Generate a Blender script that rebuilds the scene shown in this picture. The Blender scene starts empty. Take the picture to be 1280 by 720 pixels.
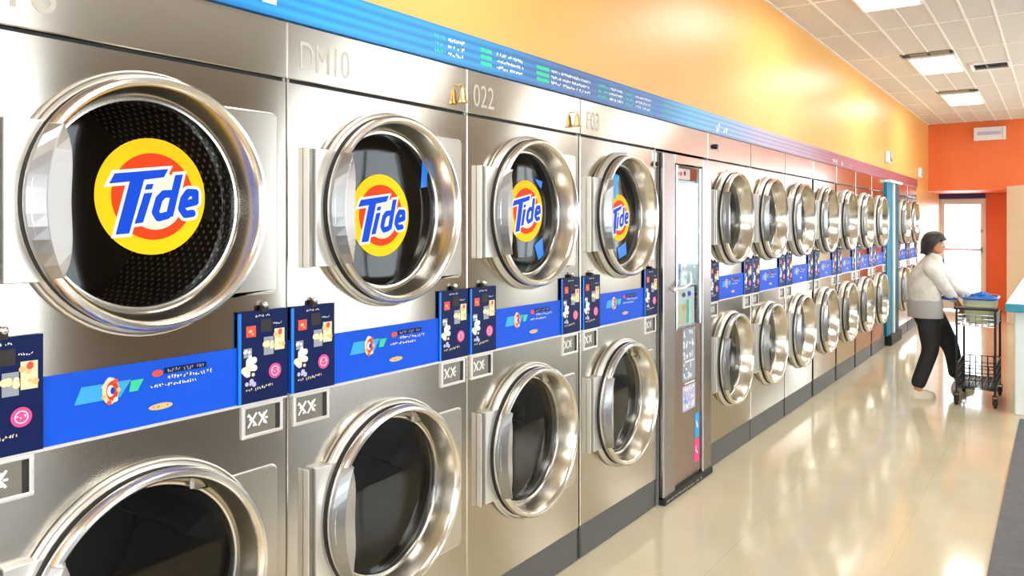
import bpy, bmesh, math, random
from mathutils import Vector, Matrix
R = random.Random(7)
SC = bpy.context.scene
COL = SC.collection
PI = math.pi

# ------------------------------------------------------------------ camera
F = 980.0; H = 1.465
TH = math.atan(685.0 / F)
CT, ST = math.cos(TH), math.sin(TH)
D = 1.7246                                   # distance from lens to the dryer faces
cam = bpy.data.cameras.new('camera'); camo = bpy.data.objects.new('camera', cam); COL.objects.link(camo)
cam.sensor_width = 36; cam.lens = F * 36 / 1280
cam.shift_y = -78.0 / 1280; cam.clip_start = .05
camo.location = (0, 0, H); camo.rotation_euler = (PI / 2, 0, TH)
SC.camera = camo

# ------------------------------------------------------------------ materials
def mat(name, col, rough=.5, metal=0.0, **kw):
    m = bpy.data.materials.new(name); m.use_nodes = True
    b = m.node_tree.nodes['Principled BSDF']
    b.inputs['Base Color'].default_value = (*col, 1)
    b.inputs['Roughness'].default_value = rough
    b.inputs['Metallic'].default_value = metal
    for k, v in kw.items():
        b.inputs[k.replace('_', ' ')].default_value = v
    return m
def bs(m): return m.node_tree.nodes['Principled BSDF']
def N(m, t): return m.node_tree.nodes.new(t)
def L(m, a, b): m.node_tree.links.new(a, b)
def noise_mix(m, c1, c2, scale=(1, 1, 1), ns=4, detail=4, lo=.35, hi=.65):
    tc = N(m, 'ShaderNodeTexCoord'); mp = N(m, 'ShaderNodeMapping'); mp.inputs['Scale'].default_value = scale
    n = N(m, 'ShaderNodeTexNoise'); n.inputs['Scale'].default_value = ns; n.inputs['Detail'].default_value = detail
    r = N(m, 'ShaderNodeValToRGB')
    r.color_ramp.elements[0].position = lo; r.color_ramp.elements[0].color = (*c1, 1)
    r.color_ramp.elements[1].position = hi; r.color_ramp.elements[1].color = (*c2, 1)
    L(m, tc.outputs['Object'], mp.inputs['Vector']); L(m, mp.outputs['Vector'], n.inputs['Vector'])
    L(m, n.outputs['Fac'], r.inputs['Fac']); L(m, r.outputs['Color'], bs(m).inputs['Base Color'])
    return n
def bump(m, n, strength=.1, dist=.001):
    b = N(m, 'ShaderNodeBump'); b.inputs['Strength'].default_value = strength; b.inputs['Distance'].default_value = dist
    L(m, n.outputs['Fac'], b.inputs['Height']); L(m, b.outputs['Normal'], bs(m).inputs['Normal'])
def emis(name, col, s):
    m = mat(name, col, .5); b = bs(m)
    b.inputs['Emission Color'].default_value = (*col, 1); b.inputs['Emission Strength'].default_value = s
    return m

M = {}
def steel(name, col, rough, aniso=.9):
    m = mat(name, col, rough, 1.0)
    b = bs(m); b.inputs['Anisotropic'].default_value = aniso
    t = N(m, 'ShaderNodeCombineXYZ'); t.inputs['Z'].default_value = 1.0      # grain: highlights stretch upright
    L(m, t.outputs[0], b.inputs['Tangent'])
    tc = N(m, 'ShaderNodeTexCoord'); mp = N(m, 'ShaderNodeMapping'); mp.inputs['Scale'].default_value = (3, 3, 260)
    n = N(m, 'ShaderNodeTexNoise'); n.inputs['Scale'].default_value = 2; n.inputs['Detail'].default_value = 3
    L(m, tc.outputs['Object'], mp.inputs['Vector']); L(m, mp.outputs['Vector'], n.inputs['Vector'])
    mr = N(m, 'ShaderNodeMapRange'); mr.inputs['To Min'].default_value = rough - .02; mr.inputs['To Max'].default_value = rough + .03
    L(m, n.outputs['Fac'], mr.inputs['Value']); L(m, mr.outputs['Result'], b.inputs['Roughness'])
    return m
M['steel'] = steel('brushed_steel', (.53, .49, .43), .165)
M['steel2'] = steel('brushed_steel_header', (.60, .555, .49), .17)
M['rosy'] = steel('rosy_steel', (.72, .40, .38), .32)
M['chrome'] = mat('polished_rim', (.80, .78, .74), .2, 1.0)
M['cone'] = mat('door_cone', (.66, .62, .55), .2, 1.0)
M['castal'] = mat('cast_aluminium', (.80, .78, .73), .4, .75)
M['panel'] = mat('pressed_panel', (.74, .73, .70), .38, .8)
M['panel2'] = steel('side_panel', (.60, .565, .51), .24, .7)
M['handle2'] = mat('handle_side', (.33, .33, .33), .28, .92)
M['handle'] = mat('door_handle', (.46, .46, .45), .36, .85)
M['black'] = mat('black_rubber', (.012, .012, .012), .6)
M['dark'] = mat('dark_gap', (.02, .018, .016), .7)
M['kick'] = mat('kick_plate_grey', (.085, .085, .085), .42)
M['cabside'] = mat('cabinet_side', (.35, .35, .34), .5, .5)
M['white'] = mat('white_print', (.85, .86, .84), .5)
M['cream'] = mat('cream_print', (.80, .70, .42), .5)
M['gold'] = mat('gold_print', (.75, .50, .18), .5)
M['red'] = mat('red_print', (.85, .07, .03), .5)
M['orange'] = mat('orange_print', (.90, .05, .003), .5, 0, Specular_IOR_Level=.15)
M['yellow'] = mat('yellow_print', (.95, .58, .0), .5, 0, Specular_IOR_Level=.15)
M['pale'] = mat('pale_print', (.75, .80, .52), .45)
M['tblue'] = mat('letter_blue', (.0, .06, .62), .5, 0, Specular_IOR_Level=.15)
M['pink'] = mat('pink_print', (.85, .06, .25), .5)
M['cyan'] = mat('cyan_print', (.03, .38, .78), .5)
M['green'] = mat('green_print', (.03, .62, .32), .5)
M['greyprint'] = mat('grey_print', (.30, .32, .36), .5)
M['etch'] = mat('etched_number', (.50, .47, .40), .6, .35)
M['band'] = mat('blue_band', (.0, .085, .68), .5, 0, Specular_IOR_Level=.25)
M['navy'] = mat('navy_card', (.0, .008, .075), .5, 0, Specular_IOR_Level=.2)
M['bluedge'] = mat('blue_edge', (.0, .20, .85), .35)
M['inset'] = mat('inset_plate', (.30, .27, .23), .35, .8)
M['brass'] = mat('brass', (.80, .52, .22), .3, 1.0)
M['teal'] = mat('teal_laminate', (.0, .20, .34), .5, 0, Specular_IOR_Level=.2)
M['tealdark'] = mat('dark_teal_laminate', (.01, .10, .15), .5, 0, Specular_IOR_Level=.2)
M['tealtop'] = mat('teal_top', (.02, .30, .42), .35)
M['mint'] = mat('mint_white', (.80, .86, .84), .3)
M['whiteplastic'] = mat('white_plastic', (.82, .82, .82), .4)
M['lav'] = mat('lavender_plastic', (.50, .48, .70), .4)
M['wire'] = mat('wire_black', (.03, .03, .035), .35, .3)
M['wirelight'] = mat('wire_chrome', (.60, .60, .62), .25, .9)
M['blueplastic'] = mat('blue_plastic', (.01, .12, .55), .35)
M['bluecloth'] = mat('blue_cloth', (.01, .12, .45), .8)
M['skin'] = mat('skin', (.62, .27, .13), .5)
M['lips'] = mat('lips', (.45, .10, .08), .5)
M['hair'] = mat('hair', (.018, .012, .012), .45)
n = noise_mix(M['hair'], (.01, .007, .008), (.04, .03, .03), (40, 40, 8), 3); bump(M['hair'], n, .5, .004)
M['jacket'] = mat('jacket_cloth', (.72, .68, .60), .85)
n = noise_mix(M['jacket'], (.62, .59, .54), (.80, .77, .70), (1, 1, 1), 14, 3); bump(M['jacket'], n, .6, .01)
M['jackhem'] = mat('jacket_hem_cloth', (.42, .40, .39), .9)
M['pants'] = mat('trousers_cloth', (.012, .012, .014), .8)
M['shoe'] = mat('shoe_leather', (.70, .62, .48), .5)
M['inner'] = mat('inner_shirt', (.02, .03, .06), .8)
M['frost'] = mat('basket_plastic', (.62, .72, .50), .3, 0, Transmission_Weight=.25)

# yellow gloss paint, orange paint, others
M['ywall'] = mat('yellow_wall_paint', (.86, .47, .15), .37, 0, Specular_IOR_Level=.35)
n = noise_mix(M['ywall'], (.82, .42, .115), (.86, .45, .13), (1, 1, 1), 1.2, 2, .3, .7)
M['owall'] = mat('orange_wall_paint', (.86, .17, .03), .45)
n = noise_mix(M['owall'], (.84, .16, .028), (.88, .185, .035), (1, 1, 1), 2, 2)
M['cwall'] = mat('cream_wall_paint', (.95, .95, .84), .5)
M['twall'] = mat('tan_wall_paint', (.17, .11, .06), .6)
M['wwall'] = mat('white_trim_paint', (.82, .80, .76), .5)
M['tile'] = mat('ceiling_tile', (.76, .72, .66), .85)
n = noise_mix(M['tile'], (.62, .585, .535), (.68, .64, .59), (1, 1, 1), 60, 4); bump(M['tile'], n, .25, .004)
M['tbar'] = mat('ceiling_bar', (.88, .85, .80), .5)
M['lamp'] = emis('lamp_diffuser', (1, .97, .92), 16)
M['floor'] = mat('cream_vinyl_floor', (.62, .545, .375), .10)
n = noise_mix(M['floor'], (.61, .535, .365), (.66, .585, .41), (1, 1, 1), 3, 6, .3, .7)
def tile_lines(m, sx, sy, w, dark):
    # thin seams between tiles, mixed over the existing colour
    tc = N(m, 'ShaderNodeTexCoord'); sp = N(m, 'ShaderNodeSeparateXYZ'); L(m, tc.outputs['Object'], sp.inputs[0])
    outs = []
    for ax, s in (('X', sx), ('Y', sy)):
        a = N(m, 'ShaderNodeMath'); a.operation = 'PINGPONG'; a.inputs[1].default_value = s / 2; L(m, sp.outputs[ax], a.inputs[0])
        c = N(m, 'ShaderNodeMath'); c.operation = 'LESS_THAN'; c.inputs[1].default_value = w / 2; L(m, a.outputs[0], c.inputs[0]); outs.append(c)
    mx = N(m, 'ShaderNodeMath'); mx.operation = 'MAXIMUM'; L(m, outs[0].outputs[0], mx.inputs[0]); L(m, outs[1].outputs[0], mx.inputs[1])
    inp = bs(m).inputs['Base Color']; src = inp.links[0].from_socket if inp.links else None
    mix = N(m, 'ShaderNodeMix'); mix.data_type = 'RGBA'
    if src: L(m, src, mix.inputs[6])
    else: mix.inputs[6].default_value = inp.default_value
    mix.inputs[7].default_value = (*dark, 1)
    L(m, mx.outputs[0], mix.inputs[0]); L(m, mix.outputs[2], inp)
tile_lines(M['floor'], .61, .61, .003, (.55, .475, .32))
M['mat'] = mat('grey_mat', (.085, .09, .10), .55)
n = noise_mix(M['mat'], (.075, .08, .09), (.10, .105, .115), (1, 1, 1), 30, 3); tile_lines(M['mat'], .5, .5, .006, (.13, .14, .15))

def glass_mat(name, tint, rough, ior=1.5):
    m = bpy.data.materials.new(name); m.use_nodes = True; nt = m.node_tree; nt.nodes.remove(nt.nodes['Principled BSDF'])
    o = nt.nodes['Material Output']
    t = nt.nodes.new('ShaderNodeBsdfTransparent'); t.inputs[0].default_value = (*tint, 1)
    g = nt.nodes.new('ShaderNodeBsdfGlossy'); g.inputs['Roughness'].default_value = rough
    lw = nt.nodes.new('ShaderNodeLayerWeight'); lw.inputs[0].default_value = .5
    pw = nt.nodes.new('ShaderNodeMath'); pw.operation = 'POWER'; L(m, lw.outputs['Facing'], pw.inputs[0]); pw.inputs[1].default_value = 4.0
    f = nt.nodes.new('ShaderNodeMath'); f.operation = 'MULTIPLY_ADD'; L(m, pw.outputs[0], f.inputs[0]); f.inputs[1].default_value = .9; f.inputs[2].default_value = ((ior - 1) / (ior + 1)) ** 2
    x = nt.nodes.new('ShaderNodeMixShader')
    L(m, f.outputs[0], x.inputs[0]); L(m, t.outputs[0], x.inputs[1]); L(m, g.outputs[0], x.inputs[2]); L(m, x.outputs[0], o.inputs[0])
    return m
M['glass'] = glass_mat('door_glass', (.86, .87, .86), .04, 1.5)
M['winglass'] = glass_mat('window_glass', (.95, .98, 1.0), .01, 1.3)

# perforated drum: staggered light dimples on dark steel
def drum_mat():
    m = mat('perforated_drum', (.03, .028, .026), .4, .6)
    tc = N(m, 'ShaderNodeTexCoord'); sp = N(m, 'ShaderNodeSeparateXYZ'); L(m, tc.outputs['Object'], sp.inputs[0])
    def mth(op, a, b=None):
        k = N(m, 'ShaderNodeMath'); k.operation = op
        for i, v in enumerate((a, b)):
            if v is None: continue
            if isinstance(v, (int, float)): k.inputs[i].default_value = v
            else: L(m, v, k.inputs[i])
        return k.outputs[0]
    ang = mth('MULTIPLY', mth('ARCTAN2', sp.outputs['Z'], sp.outputs['Y']), .33)
    def lattice(off):
        u = mth('PINGPONG', mth('ADD', ang, off), .017); v = mth('PINGPONG', mth('ADD', sp.outputs['X'], off), .017)
        return mth('LESS_THAN', mth('ADD', mth('MULTIPLY', u, u), mth('MULTIPLY', v, v)), .0052 ** 2)
    d = mth('MAXIMUM', lattice(0.0), lattice(.017))
    mix = N(m, 'ShaderNodeMix'); mix.data_type = 'RGBA'
    mix.inputs[6].default_value = (.03, .028, .026, 1); mix.inputs[7].default_value = (.60, .57, .50, 1)
    L(m, d, mix.inputs[0]); L(m, mix.outputs[2], bs(m).inputs['Base Color'])
    return m
M['drum'] = drum_mat()
M['drumback'] = mat('drum_back', (.035, .032, .028), .4, .5)
M['drumplain'] = mat('drum_plain', (.06, .052, .042), .35, .5)
M['rib'] = mat('drum_rib', (.07, .066, .06), .4, .6)

# ------------------------------------------------------------------ mesh builder
class MB:
    def __init__(s): s.v = []; s.f = []; s.m = []; s.sm = []; s.mats = []
    def mi(s, m):
        if m not in s.mats: s.mats.append(m)
        return s.mats.index(m)
    def add(s, vs, fs, m, smooth=False):
        o = len(s.v); s.v += [tuple(v) for v in vs]; k = s.mi(m)
        for f in fs: s.f.append(tuple(o + i for i in f)); s.m.append(k); s.sm.append(smooth)
    def box(s, x0, x1, y0, y1, z0, z1, m):
        vs = [(x, y, z) for x in (x0, x1) for y in (y0, y1) for z in (z0, z1)]
        s.add(vs, [(0, 1, 3, 2), (4, 6, 7, 5), (0, 4, 5, 1), (2, 3, 7, 6), (0, 2, 6, 4), (1, 5, 7, 3)], m)
    def bbox(s, x0, x1, y0, y1, z0, z1, m, b=.004):
        # box whose +x face is chamfered
        a = [(x0, y0, z0), (x0, y1, z0), (x0, y1, z1), (x0, y0, z1)]
        c = [(x1 - b, y0, z0), (x1 - b, y1, z0), (x1 - b, y1, z1), (x1 - b, y0, z1)]
        d = [(x1, y0 + b, z0 + b), (x1, y1 - b, z0 + b), (x1, y1 - b, z1 - b), (x1, y0 + b, z1 - b)]
        vs = a + c + d; fs = [(8, 9, 10, 11), (3, 2, 1, 0)]
        for i in range(4):
            j = (i + 1) % 4; fs += [(i, j, 4 + j, 4 + i), (4 + i, 4 + j, 8 + j, 8 + i)]
        s.add(vs, fs, m)
    def lathe(s, prof, cy, cz, m, n=64, a0=0, a1=2 * PI, smooth=True):
        # profile of (radius, x) about the x axis through (cy, cz)
        full = abs(a1 - a0 - 2 * PI) < 1e-6; k = n if full else n + 1; P = len(prof)
        vs = [(x, cy + r * math.cos(a0 + (a1 - a0) * i / n), cz + r * math.sin(a0 + (a1 - a0) * i / n)) for i in range(k) for r, x in prof]
        fs = []
        for i in range(n):
            j = (i + 1) % k
            for q in range(P - 1): fs.append((i * P + q, i * P + q + 1, j * P + q + 1, j * P + q))
        s.add(vs, fs, m, smooth)
    def vlathe(s, prof, cx, cy, m, n=24, smooth=True):
        P = len(prof); vs = [(cx + r * math.cos(2 * PI * i / n), cy + r * math.sin(2 * PI * i / n), z) for i in range(n) for r, z in prof]
        fs = [(i * P + q, ((i + 1) % n) * P + q, ((i + 1) % n) * P + q + 1, i * P + q + 1) for i in range(n) for q in range(P - 1)]
        s.add(vs, fs, m, smooth)
    def disc(s, x, cy, cz, r, m, n=48, rz=None):
        rz = rz or r
        s.add([(x, cy + r * math.cos(2 * PI * i / n), cz + rz * math.sin(2 * PI * i / n)) for i in range(n)], [tuple(range(n))], m)
    def poly(s, x, pts, m): s.add([(x, p[0], p[1]) for p in pts], [tuple(range(len(pts)))], m)
    def prism(s, pts, x0, x1, m):
        n = len(pts); vs = [(x0, *p) for p in pts] + [(x1, *p) for p in pts]
        s.add(vs, [tuple(range(n - 1, -1, -1)), tuple(range(n, 2 * n))] + [(i, (i + 1) % n, n + (i + 1) % n, n + i) for i in range(n)], m)
    def stroke(s, x, pts, w, m, caps=True, eps=.00003):
        for (a, b) in zip(pts[:-1], pts[1:]):
            x += eps
            dx, dy = b[0] - a[0], b[1] - a[1]; l = math.hypot(dx, dy) or 1e-9; nx, ny = -dy / l * w / 2, dx / l * w / 2
            s.add([(x, a[0] + nx, a[1] + ny), (x, a[0] - nx, a[1] - ny), (x, b[0] - nx, b[1] - ny), (x, b[0] + nx, b[1] + ny)], [(0, 1, 2, 3)], m)
        if caps:
            for p in pts: x += eps; s.disc(x, p[0], p[1], w / 2, m, 14)
    def tube(s, pts, r, m, n=8, closed=False):
        pts = [Vector(p) for p in pts]; k = len(pts); vs = []; fs = []
        up0 = None
        for i, p in enumerate(pts):
            if closed: t = pts[(i + 1) % k] - pts[i - 1]
            else: t = pts[min(i + 1, k - 1)] - pts[max(i - 1, 0)]
            t.normalize(); ref = Vector((0, 0, 1)) if abs(t.z) < .9 else Vector((1, 0, 0))
            a = t.cross(ref).normalized(); b = t.cross(a)
            if up0 is not None and a.dot(up0) < 0: a, b = -a, -b
            up0 = a
            for q in range(n):
                c = 2 * PI * q / n; vs.append(p + a * (r * math.cos(c)) + b * (r * math.sin(c)))
        for i in range(k if closed else k - 1):
            j = (i + 1) % k
            for q in range(n): fs.append((i * n + q, i * n + (q + 1) % n, j * n + (q + 1) % n, j * n + q))
        if not closed: fs += [tuple(range(n - 1, -1, -1)), tuple((k - 1) * n + q for q in range(n))]
        s.add(vs, fs, m, True)
    def ball(s, c, r, m, n=16, sc=(1, 1, 1)):
        vs = []; fs = []; rows = n // 2
        for i in range(rows + 1):
            ph = PI * i / rows
            for j in range(n):
                a = 2 * PI * j / n
                vs.append((c[0] + sc[0] * r * math.sin(ph) * math.cos(a), c[1] + sc[1] * r * math.sin(ph) * math.sin(a), c[2] + sc[2] * r * math.cos(ph)))
        for i in range(rows):
            for j in range(n): fs.append((i * n + j, (i + 1) * n + j, (i + 1) * n + (j + 1) % n, i * n + (j + 1) % n))
        s.add(vs, fs, m, True)
    def build(s, name, parent=None, loc=None, bevel=0, kind=None):
        me = bpy.data.meshes.new(name); me.from_pydata(s.v, [], s.f)
        for m in s.mats: me.materials.append(m)
        me.polygons.foreach_set('material_index', s.m); me.polygons.foreach_set('use_smooth', s.sm)
        bm = bmesh.new(); bm.from_mesh(me); bmesh.ops.remove_doubles(bm, verts=bm.verts, dist=1e-6)
        bm.to_mesh(me); bm.free(); me.update()
        flags = [p.use_smooth for p in me.polygons]
        if any(flags):
            me.set_sharp_from_angle(angle=math.radians(38)); me.polygons.foreach_set('use_smooth', flags)
        o = bpy.data.objects.new(name, me); COL.objects.link(o)
        if parent: o.parent = parent
        if loc: o.location = loc
        if bevel:
            bv = o.modifiers.new('bevel', 'BEVEL'); bv.width = bevel; bv.segments = 2; bv.limit_method = 'ANGLE'
        if kind: o['kind'] = kind
        return o
def tag(o, label, cat, group=None):
    o['label'] = label; o['category'] = cat
    if group: o['group'] = group
    return o
def empty(name, loc, label=None, cat=None, group=None, rz=0):
    o = bpy.data.objects.new(name, None); COL.objects.link(o); o.location = loc; o.rotation_euler = (0, 0, rz); o.empty_display_size = .1
    if label: tag(o, label, cat, group)
    return o
def copy_tree(o, parent=None):
    c = o.copy(); COL.objects.link(c); c.parent = parent
    for ch in list(o.children): copy_tree(ch, c)
    return c
def text_mesh(txt, size, name, m, parent, loc, extrude=0.0, offset=0.0, cond=1.0):
    # lettering lying on a plane that faces +x, reading towards +y
    cu = bpy.data.curves.new(name, 'FONT'); cu.body = txt; cu.size = size; cu.extrude = extrude; cu.offset = offset
    t = bpy.data.objects.new(name, cu); COL.objects.link(t)
    dg = bpy.context.evaluated_depsgraph_get(); me = bpy.data.meshes.new_from_object(t.evaluated_get(dg))
    COL.objects.unlink(t); bpy.data.objects.remove(t)
    me.transform(Matrix(((0, 0, 1, 0), (cond, 0, 0, 0), (0, 1, 0, 0), (0, 0, 0, 1))))
    me.materials.clear(); me.materials.append(m); me.name = name
    o = bpy.data.objects.new(name, me); COL.objects.link(o); o.parent = parent; o.location = loc
    return o
def scribble(mb, x, y, z, w, h, m, rnd, sw=None, slope=0):
    # a line of small dense lettering too blurred to read
    cw = h * .75; k = max(1, int(w / cw)); sw = sw or h * .22
    for i in range(k):
        if rnd.random() < .1: continue
        cy = y + i * w / k; cz = z + slope * i / k
        pts = [(cy + rnd.uniform(.05, .85) * cw, cz + rnd.uniform(0, 1) * h) for _ in range(4)]
        mb.stroke(x, pts, sw, m, caps=False)

# ------------------------------------------------------------------ the room
XR, YF, YB, CZ = 3.4, -4.0, 14.04, 3.07
YB2 = 15.5
XL = -D
b = MB(); b.box(XL - 1.0, XR + .2, YF - .2, YB2 + 1.5, -.12, 0, M['floor']); b.build('floor', kind='structure')
b = MB(); b.box(XL - 1.0, XR + .2, YF - .2, YB2 + .3, CZ, CZ + .12, M['tile']); ceil = b.build('ceiling', kind='structure')
# ceiling bars
b = MB()
xs = [-1.712, -1.465, -1.2, -1.0, -.8, -.6, -.4] + [-.2 + .2 * i for i in range(24)]
lights_y = [(-1.9, -.85), (1.2, 2.2), (5.22, 6.28), (8.32, 9.25), (10.84, 11.85)]
for x in xs:
    if x < -1.1 or x > -.9: b.box(x - .008, x + .008, YF, YB, CZ - .006, CZ, M['tbar'])
    else:
        segs = [YF] + [v for s in lights_y for v in s] + [YB]
        for i in range(0, len(segs), 2): b.box(x - .004, x + .004, segs[i], segs[i + 1], CZ - .005, CZ, M['tbar'])
ys = [YF + .75 + 1.14 * i for i in range(16)]
for y in ys: b.box(XL, XR, y - .01, y + .01, CZ - .005, CZ, M['tbar'])
b.build('trim_1', kind='structure')
b = MB(); b.box(XL - .15, XL + .004, .55, 12.86, 2.115, CZ, M['ywall']); b.box(XL - .15, XL + .004, YF, .55, 0, CZ, M['ywall']); b.box(XL - .15, XL + .004, 12.86, YB2, 0, CZ, M['ywall'])
b.box(XL - .95, XL - .15, .50, .55, 0, 2.2, M['ywall']); b.box(XL - .95, XL - .15, 12.86, 12.91, 0, 2.2, M['ywall']); b.box(XL - 1.0, XL - .95, .5, 12.91, 0, 2.2, M['ywall'])
b.build('wall_left', kind='structure')
# back wall: upper orange soffit, recess beneath with a glazed door
SZ = 2.013
b = MB(); b.box(XL, XR, YB, YB + .12, SZ + .3, CZ, M['owall']); b.box(XL, -.2, YB, YB + .12, SZ, SZ + .3, M['owall']); b.box(XL, -.2, YB + .12, YB2, SZ, SZ + .1, M['owall'])
b.box(-.2, XR, YB, YB + .12, 0, .3, M['owall']); b.box(-.3, -.2, YB, YB + .12, 0, SZ, M['owall']); b.box(XR - .3, XR, YB, YB + .12, .3, SZ + .3, M['owall'])
b.box(-1.03, -.2, YB2, YB2 + .15, 0, CZ, M['owall']); b.box(-.3, -.2, YB + .12, YB2, 0, SZ, M['owall']); b.box(XL - .1, -1.03, YB2, YB2 + .15, SZ - .02, CZ, M['owall'])
b.build('wall_back', kind='structure')
b = MB(); t = .05; y0_, y1_ = YB + .03, YB + .09  # unseen back window, added to whiten reflections on the far dryers
b.box(-.2, -.2 + t, y0_, y1_, .3, SZ + .3, M['wwall']); b.box(XR - .3 - t, XR - .3, y0_, y1_, .3, SZ + .3, M['wwall']); b.box(-.15, XR - .35, y0_, y1_, .3, .35, M['wwall']); b.box(-.15, XR - .35, y0_, y1_, SZ + .25, SZ + .3, M['wwall'])
for x in (.9, 2.0): b.box(x, x + t, y0_, y1_, .35, SZ + .25, M['wwall'])
wo = b.build('window_6', kind='structure'); b = MB(); b.box(-.15, XR - .35, YB + .055, YB + .062, .35, SZ + .25, M['winglass']); b.build('pane', wo)
b = MB()
b.box(XL, -1.69, YB2 - .02, YB2 + .12, 0, 2.0, M['wwall']); b.box(-1.06, -1.028, YB2 - .02, YB2 + .12, 0, 2.0, M['wwall']); b.box(-1.69, -1.06, YB2 - .02, YB2 + .12, 1.90, 2.0, M['wwall'])
dr = b.build('door_1', kind='structure')
b = MB(); b.box(-1.69, -1.65, YB2 + .02, YB2 + .06, .02, 1.9, M['whiteplastic']); b.box(-1.11, -1.06, YB2 + .02, YB2 + .06, .02, 1.9, M['whiteplastic'])
b.box(-1.65, -1.11, YB2 + .02, YB2 + .06, 1.83, 1.9, M['whiteplastic']); b.box(-1.65, -1.11, YB2 + .02, YB2 + .06, .02, .25, M['whiteplastic']); b.build('door_frame', dr)
b = MB(); b.box(-1.65, -1.11, YB2 + .035, YB2 + .042, .25, 1.83, M['winglass']); b.build('pane', dr)
b = MB(); b.tube([(-1.65, YB2 - .02, 1.055), (-1.09, YB2 - .02, 1.055)], .018, M['wirelight']); b.box(-1.10, -1.08, YB2 - .03, YB2 + .03, 1.0, 1.1, M['greyprint']); b.box(-1.10, -1.08, YB2 - .02, YB2 + .03, 1.35, 1.4, M['greyprint']); b.build('push_bar', dr)
b = MB(); b.box(-1.72, -1.03, YB2 - .14, YB2 - .03, 1.925, 2.01, mat('navy_valance', (.02, .02, .16), .5)); b.build('valance', dr)
# angled cream wall right of the orange pier
b = MB()
p0, p1 = Vector((-.66, 13.98)), Vector((-.12, 13.3)); dd = (p1 - p0).normalized(); nn = Vector((dd.y, -dd.x)) * -.12
q = [p0, p1, p1 + nn, p0 + nn]
vs = [(*v, 0) for v in q] + [(*v, 2.06) for v in q]
b.add(vs, [(3, 2, 1, 0), (4, 5, 6, 7), (0, 1, 5, 4), (1, 2, 6, 5), (2, 3, 7, 6), (3, 0, 4, 7)], M['cwall']); b.build('wall_cream', kind='structure')
# right wall and front wall with daylight windows
wins = [(-3.0, -1.2), (1.3, 3.1), (5.5, 7.7), (9.8, 11.0), (12.4, 13.8)]
b = MB(); ed = [YF] + [v for w in wins for v in w] + [YB2 + .3]
for i in range(0, len(ed), 2): b.box(XR, XR + .2, ed[i], ed[i + 1], 0, CZ, M['twall'])
for w in wins: b.box(XR, XR + .2, w[0], w[1], 0, .35, M['twall']); b.box(XR, XR + .2, w[0], w[1], 2.75, CZ, M['twall'])
b.build('wall_right', kind='structure')
for i, w in enumerate(wins):
    b = MB(); t = .05
    b.box(XR + .06, XR + .12, w[0], w[0] + t, .35, 2.75, M['wwall']); b.box(XR + .06, XR + .12, w[1] - t, w[1], .35, 2.75, M['wwall'])
    b.box(XR + .06, XR + .12, w[0] + t, w[1] - t, .35, .40, M['wwall']); b.box(XR + .06, XR + .12, w[0] + t, w[1] - t, 2.70, 2.75, M['wwall'])
    mid = (w[0] + w[1]) / 2; b.box(XR + .06, XR + .12, mid - t / 2, mid + t / 2, .40, 2.70, M['wwall'])
    wo = b.build('window_%d' % (i + 1), kind='structure')
    b = MB(); b.box(XR + .085, XR + .092, w[0] + t, w[1] - t, .40, 2.70, M['winglass']); b.build('pane', wo)
fw = [(-1.2, .6), (1.4, 3.0)]
b = MB(); ed = [XL - .15] + [v for w in fw for v in w] + [XR + .2]
for i in range(0, len(ed), 2): b.box(ed[i], ed[i + 1], YF - .2, YF, 0, CZ, M['twall'])
for w in fw: b.box(w[0], w[1], YF - .2, YF, 0, .35, M['twall']); b.box(w[0], w[1], YF - .2, YF, 2.75, CZ, M['twall'])
b.build('wall_front', kind='structure')
for i, w in enumerate(fw):
    b = MB(); t = .05
    b.box(w[0], w[0] + t, YF - .12, YF - .06, .35, 2.75, M['wwall']); b.box(w[1] - t, w[1], YF - .12, YF - .06, .35, 2.75, M['wwall'])
    b.box(w[0] + t, w[1] - t, YF - .12, YF - .06, .35, .4, M['wwall']); b.box(w[0] + t, w[1] - t, YF - .12, YF - .06, 2.7, 2.75, M['wwall'])
    b.build('window_%d' % (i + 7), kind='structure')

# ------------------------------------------------------------------ ceiling fixtures
def light_fix(x0, x1, y0, y1, lab):
    e = empty('ceiling_light', ((x0 + x1) / 2, (y0 + y1) / 2, CZ), lab, 'ceiling light', 'ceiling troffer lights')
    hx, hy = (x1 - x0) / 2, (y1 - y0) / 2
    b = MB(); t = .018
    for a in ((-hx, -hx + t, -hy, hy), (hx - t, hx, -hy, hy), (-hx + t, hx - t, -hy, -hy + t), (-hx + t, hx - t, hy - t, hy)): b.box(*a, -.022, -.001, M['tbar'])
    b.build('light_frame', e)
    b = MB(); b.box(-hx + t, hx - t, -hy + t, hy - t, -.016, -.004, M['lamp']); b.build('diffuser', e)
    return e
light_fix(-1.2, -.8, 5.22, 6.28, 'bright ceiling light panel cut by the top edge of the photo')
light_fix(-1.2, -.8, 8.32, 9.25, 'square bright ceiling light panel in the middle, dark gap on its near edge')
light_fix(-1.2, -.8, 10.84, 11.85, 'farthest and smallest ceiling light panel, just before the orange wall')
for x in (-1.2, 1.55, 2.05):  # unseen panels added for room light, the middle row to brighten header reflections
    for y in (-1.9, 1.2) if x < 0 else (-1.9, 1.2, 5.22, 8.32, 10.84):
        light_fix(x, x + .4, y, y + 1.05, 'ceiling light panel added over the aisle out of view')
def gap_strip(x0, x1, y0, y1, lab, bits):
    b = MB(); b.box(x0, x1, y0, y1, CZ - .008, CZ - .001, M['greyolive'])
    for a, c in bits: b.box(a, c, y0 + .03, y1 - .03, CZ - .014, CZ - .008, M['dark'])
    tag(b.build('ceiling_slot', None), lab, 'vent slot')
M['greyolive'] = mat('olive_slot', (.22, .19, .12), .7)
gap_strip(-1.24, -.8, 8.13, 8.30, 'olive brown slot with dark brackets just before the middle ceiling light', [(-1.22, -1.16), (-1.01, -.99), (-.83, -.81)])
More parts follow.
